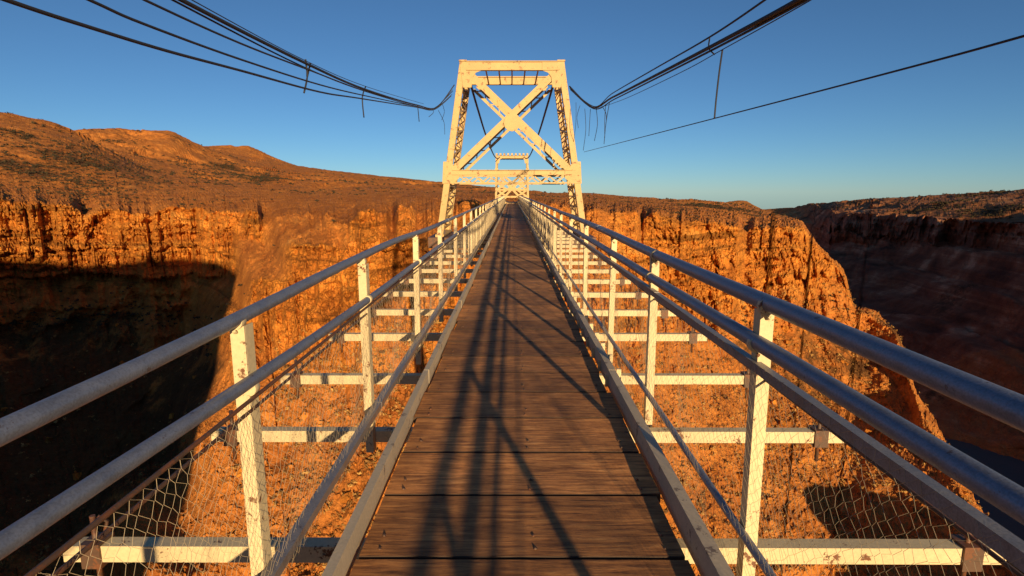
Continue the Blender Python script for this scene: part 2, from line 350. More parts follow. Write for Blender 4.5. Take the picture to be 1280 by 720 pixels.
# slope measure
dz = np.gradient(Zt, axis=1); dr = np.gradient(RR, axis=1) + 1e-6
slope = np.clip(dz / dr, -5, 8); steep = np.clip((np.abs(slope) - .35) / .9, 0, 1)
def smooth2(a, n):
    for _ in range(n):
        a[1:-1] = (a[:-2] + 2 * a[1:-1] + a[2:]) / 4; a[:, 1:-1] = (a[:, :-2] + 2 * a[:, 1:-1] + a[:, 2:]) / 4
    return a
steep = smooth2(steep, 6)
dist = RR; sc = np.clip(dist / 130, .6, 6)       # feature size grows with distance so far slopes keep form
# radial displacement on steep faces: vertical flutes, blocks, strata ledges
fl = ridged(X / (9 * 1.0), Y / 9, Zt / 40, 4) - .45
blk = ridged(X / 4, Y / 4, Zt / 5, 4) - .5
led = fbm(X / 90, Y / 90, Zt / 3.2, 3, .6)
big = fbm(X / 38, Y / 38, Zt / 60, 3)
near = np.clip((1000 - dist) / 700, 0, 1)
mask = steep * np.clip((Zt + 99) / 6, 0, 1)
blk2 = ridged(X / 11, Y / 11, Zt / 9, 4) - .5
lw = Zt + 2.0 * fbm(X / 30, Y / 30, Zt * 0, 2)
step = (np.abs(((lw / 6.5) % 1) - .5) * 2) ** 2 + .5 * (np.abs(((lw / 2.3 + .3) % 1) - .5) * 2) ** 2
crag = np.clip(ridged(X / 2.0, Y / 2.0, Zt / 2.2, 3) - .5, -.5, .6)
def cells(x, y, z):          # blocky facets: quantised distorted coordinates
    qx = np.floor(x + .5 * gnoise(x * .7, y * .7, z * .7)); qy = np.floor(y + .5 * gnoise(x * .7 + 9, y * .7, z * .7)); qz = np.floor(z + .5 * gnoise(x * .7, y * .7 + 9, z * .7))
    h = PERM[(PERM[(PERM[qx.astype(np.int64) & 511] + qy.astype(np.int64)) & 511] + qz.astype(np.int64)) & 511]
    return h / 511.0 - .5
cb = cells(X / 3.4, Y / 3.4, Zt / 2.6); cb2 = cells(X / 1.3 + 5, Y / 1.3, Zt / 1.1)
rough = fbm(X / 1.1, Y / 1.1, Zt / 1.1, 4, .7)
sb = fbm(X / 120, Y / 120, Zt / 2.6, 3, .55); sb = np.tanh(sb * 9)          # hard and soft beds
jt = np.maximum(0, ridged(X / 5.5, Y / 5.5, Zt / 34, 3) - .62) * -5.5             # vertical joints
col_ = cells(X / 2.3, Y / 2.3, Zt / 7.0 + .4 * sb)
D = mask * (sb * 1.0 + jt + col_ * 1.5 + fl * 1.2 + blk * 1.0 + blk2 * 3.4 + led * 3.2 + big * 8 + step * 2.0 + cb * .5 + cb2 * .3 + rough * .6)
D += np.clip((-14 - Zt) / 15, 0, 1) * np.clip((Zt + 99) / 10, 0, 1) * np.clip((300 - dist) / 60, 0, 1) * ((ridged(X / 19, Y / 26, Zt / 50, 4) - .5) * 12 + (ridged(X / 34 + 3, Y / 60, Zt / 90, 3) - .5) * 10 * (np.abs(az)[:, None] < .42))
D *= np.clip(sc, .7, 1.8)
D *= 1 - .5 * np.clip((-22 - Zt) / 10, 0, 1) * (dist < 330)
far_m = np.clip((dist - 250) / 200, 0, 1) * steep
D += far_m * (ridged(X / 60, Y / 60, Zt / 120, 5) - .5) * 38 + far_m * np.tanh(6 * fbm(X / 300, Y / 300, Zt / 9, 3)) * 5 * np.clip((Zt + 99) / 20, 0, 1)
X -= np.sin(az)[:, None] * D; Y -= np.cos(az)[:, None] * D
# height noise everywhere
gent = np.clip(sc, .6, 4)
hn = fbm(X / 14, Y / 14, Zt * 0 + 1, 5, .55) * .9 + ridged(X / 5, Y / 5, Zt / 5, 3) * .35
tuft = np.maximum(0, fbm(X / .9, Y / .9, Zt / .9, 3, .7) - .05); lump = np.maximum(0, ridged(X / 3.2, Y / 3.2, Zt / 3.2, 3) - .45)
hn = hn + (tuft * 1.0 + lump * .3) * np.clip((330 - dist) / 150, 0, 1) * (1 - .3 * steep)
Zt += hn * (1 + 1.0 * steep) * np.clip((Zt + 99) / 5, 0, 1)
fr = np.clip((dist - 220) / 300, 0, 1)
Zt += fr * (fbm(X / 90, Y / 90, Zt * 0 + 4, 5, .5) * np.where(np.degrees(az)[:, None] > 25, 3.5, 7) - np.maximum(0, ridged(X / 120, Y / 120, Zt * 0, 4) - .62) * np.where(np.degrees(az)[:, None] > 25, 6, 22)) * np.clip((1500 - dist) / 500, 0, 1) * (Zt > -95)
rwm = np.clip((np.degrees(az)[:, None] - 25) / 4, 0, 1) * np.clip((dist - 225) / 50, 0, 1) * np.clip((Zt + 96) / 8, 0, 1)
zn = Zt + 5 * fbm(X / 120, Y / 120, Zt * 0 + 3, 4)
rwm = rwm * np.clip((-6 - Zt) / 14, 0, 1)
Zt = Zt + rwm * (-3.2 * np.sin(zn * 2 * math.pi / 17.0) - 1.1 * np.sin(zn * 2 * math.pi / 6.1) - 11 * np.maximum(0, ridged(X / 75, Y / 75, Zt * 0 + 7, 4) - .5))
# meshing
verts = np.stack([X, Y, Zt], -1).reshape(-1, 3)
I, J = np.meshgrid(np.arange(nfull - 1), np.arange(NR - 1), indexing='ij')
a = (I * NR + J).ravel(); quads = np.stack([a, a + 1, a + NR + 1, a + NR], 1)[:, ::1]
def npmesh(name, verts, quads, mat, smooth=False):
    me = bpy.data.meshes.new(name); n = len(quads)
    me.vertices.add(len(verts)); me.vertices.foreach_set('co', verts.astype(np.float32).ravel())
    me.loops.add(n * 4); me.loops.foreach_set('vertex_index', quads.astype(np.int32).ravel())
    me.polygons.add(n); me.polygons.foreach_set('loop_start', np.arange(0, n * 4, 4, dtype=np.int32))
    me.polygons.foreach_set('use_smooth', np.full(n, smooth))
    me.update(calc_edges=True); me.validate(); me.materials.append(mat)
    o = bpy.data.objects.new(name, me); C.objects.link(o); return o
quads = quads[:, ::-1]
terr = npmesh('canyon_terrain', verts, quads, ROCK); tag(terr, kind='structure')
flat = np.clip(1 - steep * 1.6, 0, 1)
tal = np.clip((-20 - Zt) / 10 + fbm(X / 12, Y / 12, Zt / 12, 3), 0, 1) * (dist < 330)
flat = np.maximum(flat * np.clip((Zt + 25) / 10, 0, 1) * .85, tal * .8)
sN = fbm(X / 60, Y / 60, Zt * 0 + 9, 4, .55)
scrub = np.clip(.10 + sN * 1.3, 0, 1) * np.clip(1.1 - steep * .9, 0, 1)
azd = np.degrees(az)[:, None] + 0 * RR
# scrub-dark hollows below the left hill and on the right-hand plateau
hol = np.exp(-((azd + 37) / 7) ** 2 - ((dist - 300) / 110) ** 2) + .8 * np.exp(-((azd + 24) / 5) ** 2 - ((dist - 620) / 200) ** 2) + .6 * np.exp(-((azd - 20) / 6) ** 2 - ((dist - 260) / 120) ** 2)
scrub = scrub + hol * .6 + .2 * np.clip((azd - 26) / 4, 0, 1) * np.clip((dist - 215) / 60, 0, 1) * (.5 + .5 * np.clip(.5 + 2 * sN, 0, 1))
scrub = scrub + tal * (.30 + .5 * fbm(X / 9, Y / 9, Zt / 9, 3)) + np.clip((-26 - azd) / 6, 0, 1) * np.clip((-22 - Zt) / 12, 0, 1) * .3  # left gorge floor: extra scrub tone, partly painting its shadow into the colour
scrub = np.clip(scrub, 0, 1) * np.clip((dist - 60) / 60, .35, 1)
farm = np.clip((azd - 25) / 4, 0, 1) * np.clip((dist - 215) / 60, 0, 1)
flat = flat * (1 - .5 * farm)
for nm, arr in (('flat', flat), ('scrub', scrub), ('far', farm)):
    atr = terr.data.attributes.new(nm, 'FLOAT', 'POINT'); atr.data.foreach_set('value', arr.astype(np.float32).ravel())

# river
m, nt, b = newmat('river_water'); b.inputs['Base Color'].default_value = (.05, .056, .055, 1); b.inputs['Roughness'].default_value = .45; b.inputs['Specular IOR Level'].default_value = .2
g = nt.nodes.new('ShaderNodeNewGeometry'); nn = noise(nt, g.outputs['Position'], .6, 5); nt.links.new(bump(nt, nn, .25, .3), b.inputs['Normal'])
o = MB(); o.v = [(-60, -400, -93), (900, -400, -93), (900, 900, -93), (-60, 900, -93)]; o.f = [(0, 1, 2, 3)]; o.smooth = [False]
tag(o.build('river', m), kind='structure')

# bluff on the near side behind the camera (throws the long shadow on the left of the gorge)
bx = np.linspace(-330, 40, 190); by = np.linspace(-330, -40, 150)
BX, BY = np.meshgrid(bx, by, indexing='ij')
top = np.interp(BX, [-330, -110, -75, -57, -48, -35, -27, -20, -14, 0], [30, 28, 23, 21.5, 22.5, 24.5, 23, 22, 19, 14]) + CAMZ
n1 = fbm(BX / 25, BY / 25, BX * 0, 4) * 3
ex = -11 + fbm(BY / 20, BY * 0 + 2, BX * 0, 3) * 3
e1 = np.clip((ex - BX) / 4 + .5, 0, 1); e2 = np.clip((-66 + n1 - BY) / 6 + .5, 0, 1)
BZ = -99 + (top + 99 + n1 * .3) * (e1 * e1 * (3 - 2 * e1)) * (e2 * e2 * (3 - 2 * e2))
nb = len(by); I, J = np.meshgrid(np.arange(len(bx) - 1), np.arange(nb - 1), indexing='ij'); a = (I * nb + J).ravel()
bl = npmesh('unseen_canyon_bluff', np.stack([BX, BY, BZ], -1).reshape(-1, 3), np.stack([a, a + nb, a + nb + 1, a + 1], 1), ROCK); tag(bl, kind='structure')

bx = np.linspace(170, 1300, 160); by = np.linspace(-1500, 170, 200)  # unseen bluff added out of view to keep sun off the right-hand wall
BX, BY = np.meshgrid(bx, by, indexing='ij')
n1 = fbm(BX / 60, BY / 60, BX * 0 + 5, 4) * 8
e1 = np.clip((BX - 232 - n1 * 2) / 30 + .5, 0, 1); e2 = np.clip((140 - BY) / 40 + .5, 0, 1)
BZ = -99 + (32 + 99 + n1 * .5) * (e1 * e1 * (3 - 2 * e1)) * (e2 * e2 * (3 - 2 * e2))
nb = len(by); I, J = np.meshgrid(np.arange(len(bx) - 1), np.arange(nb - 1), indexing='ij'); a = (I * nb + J).ravel()
tag(npmesh('unseen_canyon_bluff', np.stack([BX, BY, BZ], -1).reshape(-1, 3), np.stack([a, a + nb, a + nb + 1, a + 1], 1), ROCK), kind='structure')

# scrub bushes on plateau and hills (uncountable ground cover)
m, nt, b = newmat('scrub_leaf'); g = nt.nodes.new('ShaderNodeNewGeometry'); nn = noise(nt, g.outputs['Position'], .8, 3)
r = ramp(nt, [(.35, (.022, .017, .007)), (.65, (.07, .045, .016))]); nt.links.new(nn, r.inputs[0]); nt.links.new(r.outputs[0], b.inputs['Base Color']); b.inputs['Roughness'].default_value = .9
cand = (flat > .35) & (dist > 112) & (dist < 1000) & (np.abs(azd) < 47) & (Zt > -30)
pr = np.where(cand, scrub ** 2.2 * np.clip(dist / 250, .3, 2), 0).ravel(); pr /= pr.sum()
idx = rng.choice(len(pr), 6500, p=pr)
cs = verts[idx] + rng.normal(size=(len(idx), 3)) * [.8, .8, 0]
V = []; NL = 16
size = rng.uniform(.25, .85, len(idx)) * np.clip(np.hypot(cs[:, 0], cs[:, 1]) / 230, .8, 2.6)
d = rng.normal(size=(len(idx), NL, 3)); d[..., 2] = np.abs(d[..., 2]) * .8; d /= np.linalg.norm(d, axis=2)[..., None]
rad = rng.uniform(.35, 1, (len(idx), NL, 1)); ctr = cs[:, None, :] + d * rad * size[:, None, None] * [1, 1, .75]
e1 = rng.normal(size=ctr.shape); e1 /= np.linalg.norm(e1, axis=2)[..., None]; e2 = np.cross(e1, d); e2 /= np.linalg.norm(e2, axis=2)[..., None] + 1e-6
q = size[:, None, None] * .34
vv = np.stack([ctr - e1 * q, ctr + e2 * q * .7, ctr + e1 * q, ctr - e2 * q * .7], 2).reshape(-1, 3)
sc_o = npmesh('desert_scrub', vv, np.arange(len(vv)).reshape(-1, 4), m)
tag(sc_o, 'dark dry scrub bushes scattered over the plateau and red hills', 'scrub', kind='stuff')

tw = (tal > .15) & (dist > 50) & (dist < 200) & (np.abs(azd) < 47) & (np.abs(slope) < 3.0)
pr = np.where(tw, np.clip(dist / 100, .3, 2) * (.4 + np.clip(sN + .3, 0, 1)) * np.where(azd < -24, .12, 1), 0).ravel(); pr /= pr.sum()
def clumps(n, NL, smin, smax, squash, name, mat, leaf):
    idx = rng.choice(len(pr), n, p=pr); cs = verts[idx] + rng.normal(size=(n, 3)) * [.4, .4, 0]
    size = rng.uniform(smin, smax, n) ** 1.0 * rng.choice([.6, 1, 1, 1.5], n)
    d = rng.normal(size=(n, NL, 3)); d[..., 2] = np.abs(d[..., 2]); d /= np.linalg.norm(d, axis=2)[..., None]
    ctr = cs[:, None, :] + d * rng.uniform(.3, 1, (n, NL, 1)) * size[:, None, None] * [1, 1, squash]
    e1 = rng.normal(size=ctr.shape); e1 /= np.linalg.norm(e1, axis=2)[..., None]; e2 = np.cross(e1, d); e2 /= np.linalg.norm(e2, axis=2)[..., None] + 1e-6
    q = size[:, None, None] * leaf
    vv = np.stack([ctr - e1 * q, ctr + e2 * q * .5, ctr + e1 * q, ctr - e2 * q * .5], 2).reshape(-1, 3)
    return npmesh(name, vv, np.arange(len(vv)).reshape(-1, 4), mat)
m, nt, b = newmat('dry_tuft'); g = nt.nodes.new('ShaderNodeNewGeometry'); nn = noise(nt, g.outputs['Position'], .5, 3)
r = ramp(nt, [(.35, (.12, .055, .016)), (.5, (.34, .17, .04)), (.65, (.55, .32, .09))]); nt.links.new(nn, r.inputs[0]); nt.links.new(r.outputs[0], b.inputs['Base Color']); b.inputs['Roughness'].default_value = .9
tag(clumps(13000, 12, .15, .5, .9, 'dry_grass', m, .45), 'dry golden brown grass tufts on the slopes under the bridge', 'grass', kind='stuff')
# fallen angular blocks
n = 600; idx = rng.choice(len(pr), n, p=pr); cs = verts[idx]; sz = rng.uniform(.2, .8, n) ** 2.2 * 1.25 + .06
cube = np.array([(-1, -1, -1), (1, -1, -1), (1, 1, -1), (-1, 1, -1), (-1, -1, 1), (1, -1, 1), (1, 1, 1), (-1, 1, 1)], float)
vv = cube[None] * rng.uniform(.5, 1, (n, 1, 3)) * (1 + rng.uniform(-.35, .35, (n, 8, 3)))
q = rng.normal(size=(n, 4)); q /= np.linalg.norm(q, axis=1)[:, None]; w0, x0, y0, z0 = q.T
RM = np.stack([1 - 2 * (y0**2 + z0**2), 2 * (x0*y0 - z0*w0), 2 * (x0*z0 + y0*w0), 2 * (x0*y0 + z0*w0), 1 - 2 * (x0**2 + z0**2), 2 * (y0*z0 - x0*w0), 2 * (x0*z0 - y0*w0), 2 * (y0*z0 + x0*w0), 1 - 2 * (x0**2 + y0**2)], 1).reshape(n, 3, 3)
vv = np.einsum('nij,nkj->nki', RM, vv) * sz[:, None, None] + cs[:, None, :] + [0, 0, .15]
fq = np.array([(0, 3, 2, 1), (4, 5, 6, 7), (0, 1, 5, 4), (1, 2, 6, 5), (2, 3, 7, 6), (3, 0, 4, 7)])
rb = npmesh('fallen_rocks', vv.reshape(-1, 3), (np.arange(n)[:, None, None] * 8 + fq[None]).reshape(-1, 4), ROCK)
rb.data.polygons.foreach_set('use_smooth', np.zeros(n * 6, bool)); tag(rb, 'angular red rock blocks strewn over the slopes below the cliffs', 'rocks', kind='stuff')

# ------------------------------------------------------------------ bridge
DECK_Z = 0.0; Y_END = 96.0; Y_BACK = -14.0
XR, XL = 1.085, -1.07
bridge = empty('suspension_footbridge', (0.05, 0, 0))
tag(bridge, 'narrow old timber plank footbridge with cream posts and pipe rails crossing the canyon', 'footbridge')
OX = 0.05
class PB(MB):            # bridge part: local coordinates of the bridge empty
    def build(s, name, mat, parent=None, bevel=0, loc=None):
        s.v = [(x - OX, y, z) for x, y, z in s.v]
        return MB.build(s, name, mat, parent, bevel, loc)
# deck planks
edges = [-14 + .52 * i for i in range(31)]
edges = [e for e in edges if e < 1.7] + [1.72, 2.25, 2.77, 3.27, 3.81, 4.34, 4.85, 5.35, 5.89, 6.42]
while edges[-1] < Y_END: edges.append(edges[-1] + random.uniform(.44, .56))
pm = PB(); tones = []
for i in range(len(edges) - 1):
    y0, y1 = edges[i] + .009, edges[i + 1] - random.uniform(.009, .014)
    xl = -.69 + random.uniform(-.02, .015); xr = .785 + random.uniform(-.015, .02)
    t0, t1 = random.uniform(-.0015, .0015), random.uniform(-.0015, .0015); sk = random.uniform(-.006, .006)
    nseg = 10; n = len(pm.v)
    b = .0012
    for j in range(nseg + 1):
        x = xl + (xr - xl) * j / nseg; cz = t0 + (t1 - t0) * j / nseg
        jj = [random.uniform(-.002, .002) for _ in range(2)]
        pm.v += [(x, y0 + sk * j / nseg + jj[0], cz - .05), (x, y0 + sk * j / nseg + jj[0], cz - b), (x, y0 + b * 1.5 + sk * j / nseg, cz), (x, (y0 + y1) / 2, cz - .003), (x, y1 - b * 1.5 + sk * j / nseg, cz), (x, y1 + sk * j / nseg + jj[1], cz - b), (x, y1 + jj[1] + sk * j / nseg, cz - .05)]
    for j in range(nseg):
        for k in range(6):
            A = n + j * 7 + k; pm.f.append((A, A + 7, A + 8, A + 1)); pm.smooth.append(False)
        A = n + j * 7; pm.f.append((A, A + 6, A + 13, A + 7)); pm.smooth.append(False)
    pm.f.append(tuple(n + k for k in range(7))); pm.f.append(tuple(n + nseg * 7 + k for k in range(7))[::-1]); pm.smooth += [False, False]
    tn = random.random(); tones += [tn] * (len(pm.v) - n)
nf0 = len(pm.f); nv0 = len(pm.v)
for i in range(2, len(edges) - 1):
    if edges[i] < 22:
        for yy in (edges[i] + .06, edges[i] + .16):
            for x in (-.6, .1, .7): pm.tube([(x + random.uniform(-.02, .02), yy, -.004), (x, yy, .004)], .007, 6)
tones += [.2] * (len(pm.v) - nv0)
dk = pm.build('deck', PLANK, bridge); dk.data.materials.append(RUST)
dk.data.materials.append(TIMBER)
for p_ in dk.data.polygons[nf0:]: p_.material_index = 1
for p_ in dk.data.polygons[:nf0]:
    if abs(p_.normal.y) > .3: p_.material_index = 2
at2 = dk.data.attributes.new('tone', 'FLOAT', 'POINT'); at2.data.foreach_set('value', tones)
tag(dk, 'weathered brown timber planks laid crosswise')
# stringers under the deck
for x in (-.52, .05, .62):
    PB().box(x - .05, x + .05, Y_BACK, Y_END, -.19, -.056).build('stringer', TIMBER, bridge)
# kerbs
def kerb(x0, x1, mat):
    k = PB(); ys = list(np.arange(Y_BACK, Y_END, 3.1)) + [Y_END]
    for a_, b_ in zip(ys[:-1], ys[1:]):
        o1 = random.uniform(-.006, .006)
        k.box(x0 + o1, x1 + o1, a_ + .004, b_ - .004, .090 + o1 * .3, .100 + o1 * .3)
        k.box(x0 + o1, x0 + .010 + o1, a_ + .004, b_ - .004, -.05, .0898 + o1 * .3)
        k.box(x1 - .010 + o1, x1 + o1, a_ + .004, b_ - .004, -.05, .0898 + o1 * .3)
    return k.build('kerb', mat, bridge)
kr = kerb(.825, .885, KERBM)
kl = kerb(-.755, -.712, KERBM)
# floor beams
fb = [-13.4, -11.9, -10.4, -8.9, -7.4, -5.9, -4.4, -2.9, -1.4, .1, 1.2, 2.61, 4.04, 5.35, 6.97, 8.5, 10.05, 11.6, 13.1]
while fb[-1] < Y_END - 1.6: fb.append(fb[-1] + 1.52)
proto = None
def beam_mesh():
    k = MB()
    x0, x1 = -2.35, 2.5
    k.box(x0, x1, -.006, .006, -.282, -.208)                      # web facing the camera
    k.box(x0, x1, -.006, .075, -.208, -.200); k.box(x0, x1, -.006, .075, -.290, -.282)
    for x in (-1.0, -.5, .2, .8, 1.6): k.tube([(x, -.006, -.25), (x, -.014, -.25)], .012, 6)
    return k.v, k.f, k.smooth
bv, bf, bs = beam_mesh()
def clamp_mesh(sgn):
    k = MB(); x = 2.32 if sgn > 0 else -2.2
    k.box(x - .05, x + .05, -.02, .095, -.32, -.185); k.tube([(x, .03, -.45), (x, .03, -.05)], .014, 6)
    k.tube([(x + .03, .05, -.18), (x + .05, .06, -.10), (x + .02, .04, -.06)], .010, 5)
    return k
bp = None
for i, y in enumerate(fb):
    if bp is None:
        k = MB(); k.v, k.f, k.smooth = bv, bf, bs; bp = k.build('floor_beam', PAINT, bridge, bevel=0); c1 = clamp_mesh(1).build('hanger_clamp', RUST, bp); c2 = clamp_mesh(-1).build('hanger_clamp', RUST, bp)
        bb = bp
    else:
        bb = copy(bp, bridge); copy(c1, bb); copy(c2, bb)
    bb.location = (-OX + random.uniform(-.05, .05), y, random.uniform(-.006, .006)); bb.rotation_euler = (0, random.uniform(-.004, .004), random.uniform(-.008, .008))
# posts (angle iron)
def post(sgn, htop):
    k = MB(); w = .058
    x_in = -w / 2 * sgn; x_out = w / 2 * sgn
    xa, xb = sorted((x_in, x_out))
    k.box(xa, xb, -.004, .004, -.34, htop)
    xa, xb = sorted((x_in, x_in + .008 * sgn))
    k.box(xa, xb, .0042, .07, -.34, htop)
    if sgn < 0: cl = ((0, 1.11, .027), (.035, .84, .025))
    else: cl = ((0, 1.125, .036), (-.035, .96, .033))
    for cx, cz, cr in cl: k.tube([(cx, -.022, cz), (cx, .018, cz)], cr + .005, 16); k.tube([(cx, -.03, cz - cr - .004), (cx, -.012, cz - cr - .016)], .008, 6)
    for z in (-.27, -.2, .82 if sgn < 0 else .95): k.tube([(0, -.004, z), (0, -.015, z)], .013, 6)
    return k
ZU_L, ZU_R = 1.11, 1.125
pl = post(-1, ZU_L - .02).build('railing_post', PAINT, bridge, bevel=.0015); pr_ = post(1, ZU_R - .02).build('railing_post', PAINT, bridge, bevel=.0015)
yl = [-13, -11, -9, -7, -5.0, -2.9, -.6, 2.12, 3.95, 6.15, 8.3, 10.5, 12.6]; yr = [-13, -11, -9, -7, -5.0, -3.1, -1.0, 2.31, 4.2, 5.98, 8.2, 10.3, 12.4]
while yl[-1] < Y_END - 2.2: yl.append(yl[-1] + 2.1 + random.uniform(-.05, .05))
while yr[-1] < Y_END - 2.2: yr.append(yr[-1] + 2.1 + random.uniform(-.05, .05))
yl = yl[2:]; yr = yr[2:]
for ys, pp, xx in ((yl, pl, XL), (yr, pr_, XR)):
    for i, y in enumerate(ys):
        q = pp if i == 0 else copy(pp, bridge)
        q.location = (xx - OX + random.uniform(-.004, .004), y, random.uniform(-.008, .004)); q.rotation_euler = (random.uniform(-.012, .012), random.uniform(-.006, .006), random.uniform(-.06, .06))
# rails
PATHS = {}
def rail(name, X, pts, rad, mat, n=12, wob=.006, step=1.0, dx=0):
    py, pz = zip(*pts); ys = np.arange(Y_BACK, Y_END + .1, step)
    zs = np.interp(ys, py, pz); P = []
    for y, z in zip(ys, zs):
        P.append((X + dx + random.uniform(-wob, wob), y, z + random.uniform(-wob, wob)))
    # smooth the path
    Q = []
    for i in range(len(P) - 1):
        Q.append(P[i]); Q.append(tuple((P[i][k] + P[i + 1][k]) / 2 for k in range(3)))
    Q.append(P[-1])
    for _ in range(2): Q = [Q[0]] + [tuple((Q[i - 1][k] + 2 * Q[i][k] + Q[i + 1][k]) / 4 for k in range(3)) for i in range(1, len(Q) - 1)] + [Q[-1]]
    k = PB(); k.tube(Q, rad, n); ob = k.build(name, mat, bridge); PATHS[ob.name] = Q
    return ob
c = CAMZ
rl = rail('handrail', XL, [(-14, c - .50), (2.2, c - .50), (3.3, c - .455), (5, c - .44), (8, c - .47), (96, c - .47)], .027, GALV, 20)
rr_ = rail('handrail', XR, [(-14, c - .465), (4, c - .465), (6, c - .45), (10, c - .44), (96, c - .44)], .036, GALV, 20)
rail('middle_rail', XL, [(-14, c - .69), (1, c - .69), (2.2, c - .745), (4, c - .765), (96, c - .76)], .025, GALV, 16, dx=.035)
rail('middle_rail', XR, [(-14, c - .635), (96, c - .64)], .033, GALV, 16, dx=-.035)
rail('net_top_wire', XL, [(-14, c - .80), (96, c - .80)], .008, RUST, 6, .004, dx=.052)
rail('net_top_wire', XL, [(-14, c - .86), (96, c - .85)], .007, RUST, 6, .010, dx=.03)
ang = PB(); ys = np.arange(Y_BACK, Y_END, 6.0)
for y in ys:
    dz_ = random.uniform(-.004, .004); ang.box(XR - .052, XR - .046, y, y + 5.99, c - .76 + dz_, c - .72 + dz_); ang.box(XR - .0459, XR - .016, y, y + 5.99, c - .725 + dz_, c - .72 + dz_)
ang.build('net_top_angle', GALV2, bridge)
rail('net_top_wire', XR, [(-14, c - .80), (96, c - .80)], .006, RUST, 6, .012)
rail('toe_rail', XR, [(-14, c - 1.51), (96, c - 1.52)], .019, GALV, 10, .008, dx=-.05)
fl_ = PB()
for y in ys: fl_.box(-1.035, -.985, y, y + 5.99, .035, .045); fl_.box(-.985, -.979, y, y + 5.99, .0, .045)
fl_.build('toe_rail', GALV2, bridge)
for par, X_, z_, r__, ysl in ((rl, XL, None, .027, (9.4,)), (rr_, XR, None, .036, (7.0,))):
    for yy in ysl:
        Q = np.array(PATHS[par.name]); f_ = lambda y: (np.interp(y, Q[:, 1], Q[:, 0]), y, np.interp(y, Q[:, 1], Q[:, 2]))
        k = PB(); k.tube([f_(yy - .05), f_(yy), f_(yy + .05)], r__ + .003, 20); k.build('sleeve', GALV, par)
# stiffening lattice between the farther posts, brackets along the right deck edge
lt = MB()
for i in range(3):
    y0 = i * .7
    for a_, b_, ox in (((y0, -.20), (y0 + .7, .80), 0), ((y0, .80), (y0 + .7, -.20), .012)): lt.bar((ox, a_[0], a_[1]), (ox, b_[0], b_[1]), .012, .055, up=(1, 0, 0))
    lt.box(-.035, .035, y0 - .005, y0 + .005, -.2, .8)
lt.box(-.03, .03, 0, 2.1, -.24, -.20)
lt0 = None
for X_ in (XL - .06, XR + .06):
    y = 14.8
    while y < Y_END - 2.2:
        if lt0 is None: lt0 = q = lt.build('side_lattice', PAINT, bridge)
        else: q = copy(lt0, bridge)
        q.location = (X_ - OX, y, 0); y += 2.1
bk = PB(); y = 4.6
while y < Y_END:
    bk.box(.80, .90, y, y + .012, -.05, .055); bk.box(.895, .935, y, y + .03, -.05, .105); y += .42
tag(bk.build('deck_edge_bracket', PAINT, bridge), kind='stuff')
# safety net panels, 2 m each
def netpanel(z0, z1, seed, slack):
    r_ = random.Random(seed); k = MB(); W = 2.1; w_ = .029; nrow = int((z1 - z0) / .026)
    ns = int(W / w_)
    off = {}
    def pt(i, j):      # node of strand i at row j
        key = (i + (j % 2 if False else 0), j)
        x = i * w_ + (w_ / 2 if (j // 1 + i) % 2 else -w_ / 2) * .85
        node = (round((x) / w_ * 2), j)
        if node not in off: off[node] = (r_.uniform(-.005, .005), r_.uniform(-.005, .005), r_.uniform(-.006, .006))
        o_ = off[node]; f = j / nrow
        bow = slack * math.sin(f * math.pi) * (1 + .4 * math.sin(x * 3))
        return (bow + .02 * math.sin(x * 5 + f * 4) * math.sin(f * math.pi) + o_[0] * min(1, j), x + (o_[1] * 1.2 + .018 * math.sin(f * 5 + x * 3)) * min(1, j), z1 - (z1 - z0) * f + o_[2] * min(1, j))
    for i in range(ns + 1):
        k.tube([pt(i, j) for j in range(nrow + 1)], .00075, 3, False)
    return k
for sgn, X_, z0, z1 in ((-1, XL, -.12, .80), (1, XR, -.15, .875)):
    np_ = netpanel(z0, z1, 5 + sgn, -.03 * sgn).build('net_panel', NETM, bridge)
    y = -1.0; first = True
    while y < 93:
        q = np_ if first else copy(np_, bridge)
        q.location = (X_ - OX - .052 * sgn, y, random.uniform(-.01, .01)); q.rotation_euler = (0, 0, random.uniform(-.004, .004)); first = False; y += 2.1

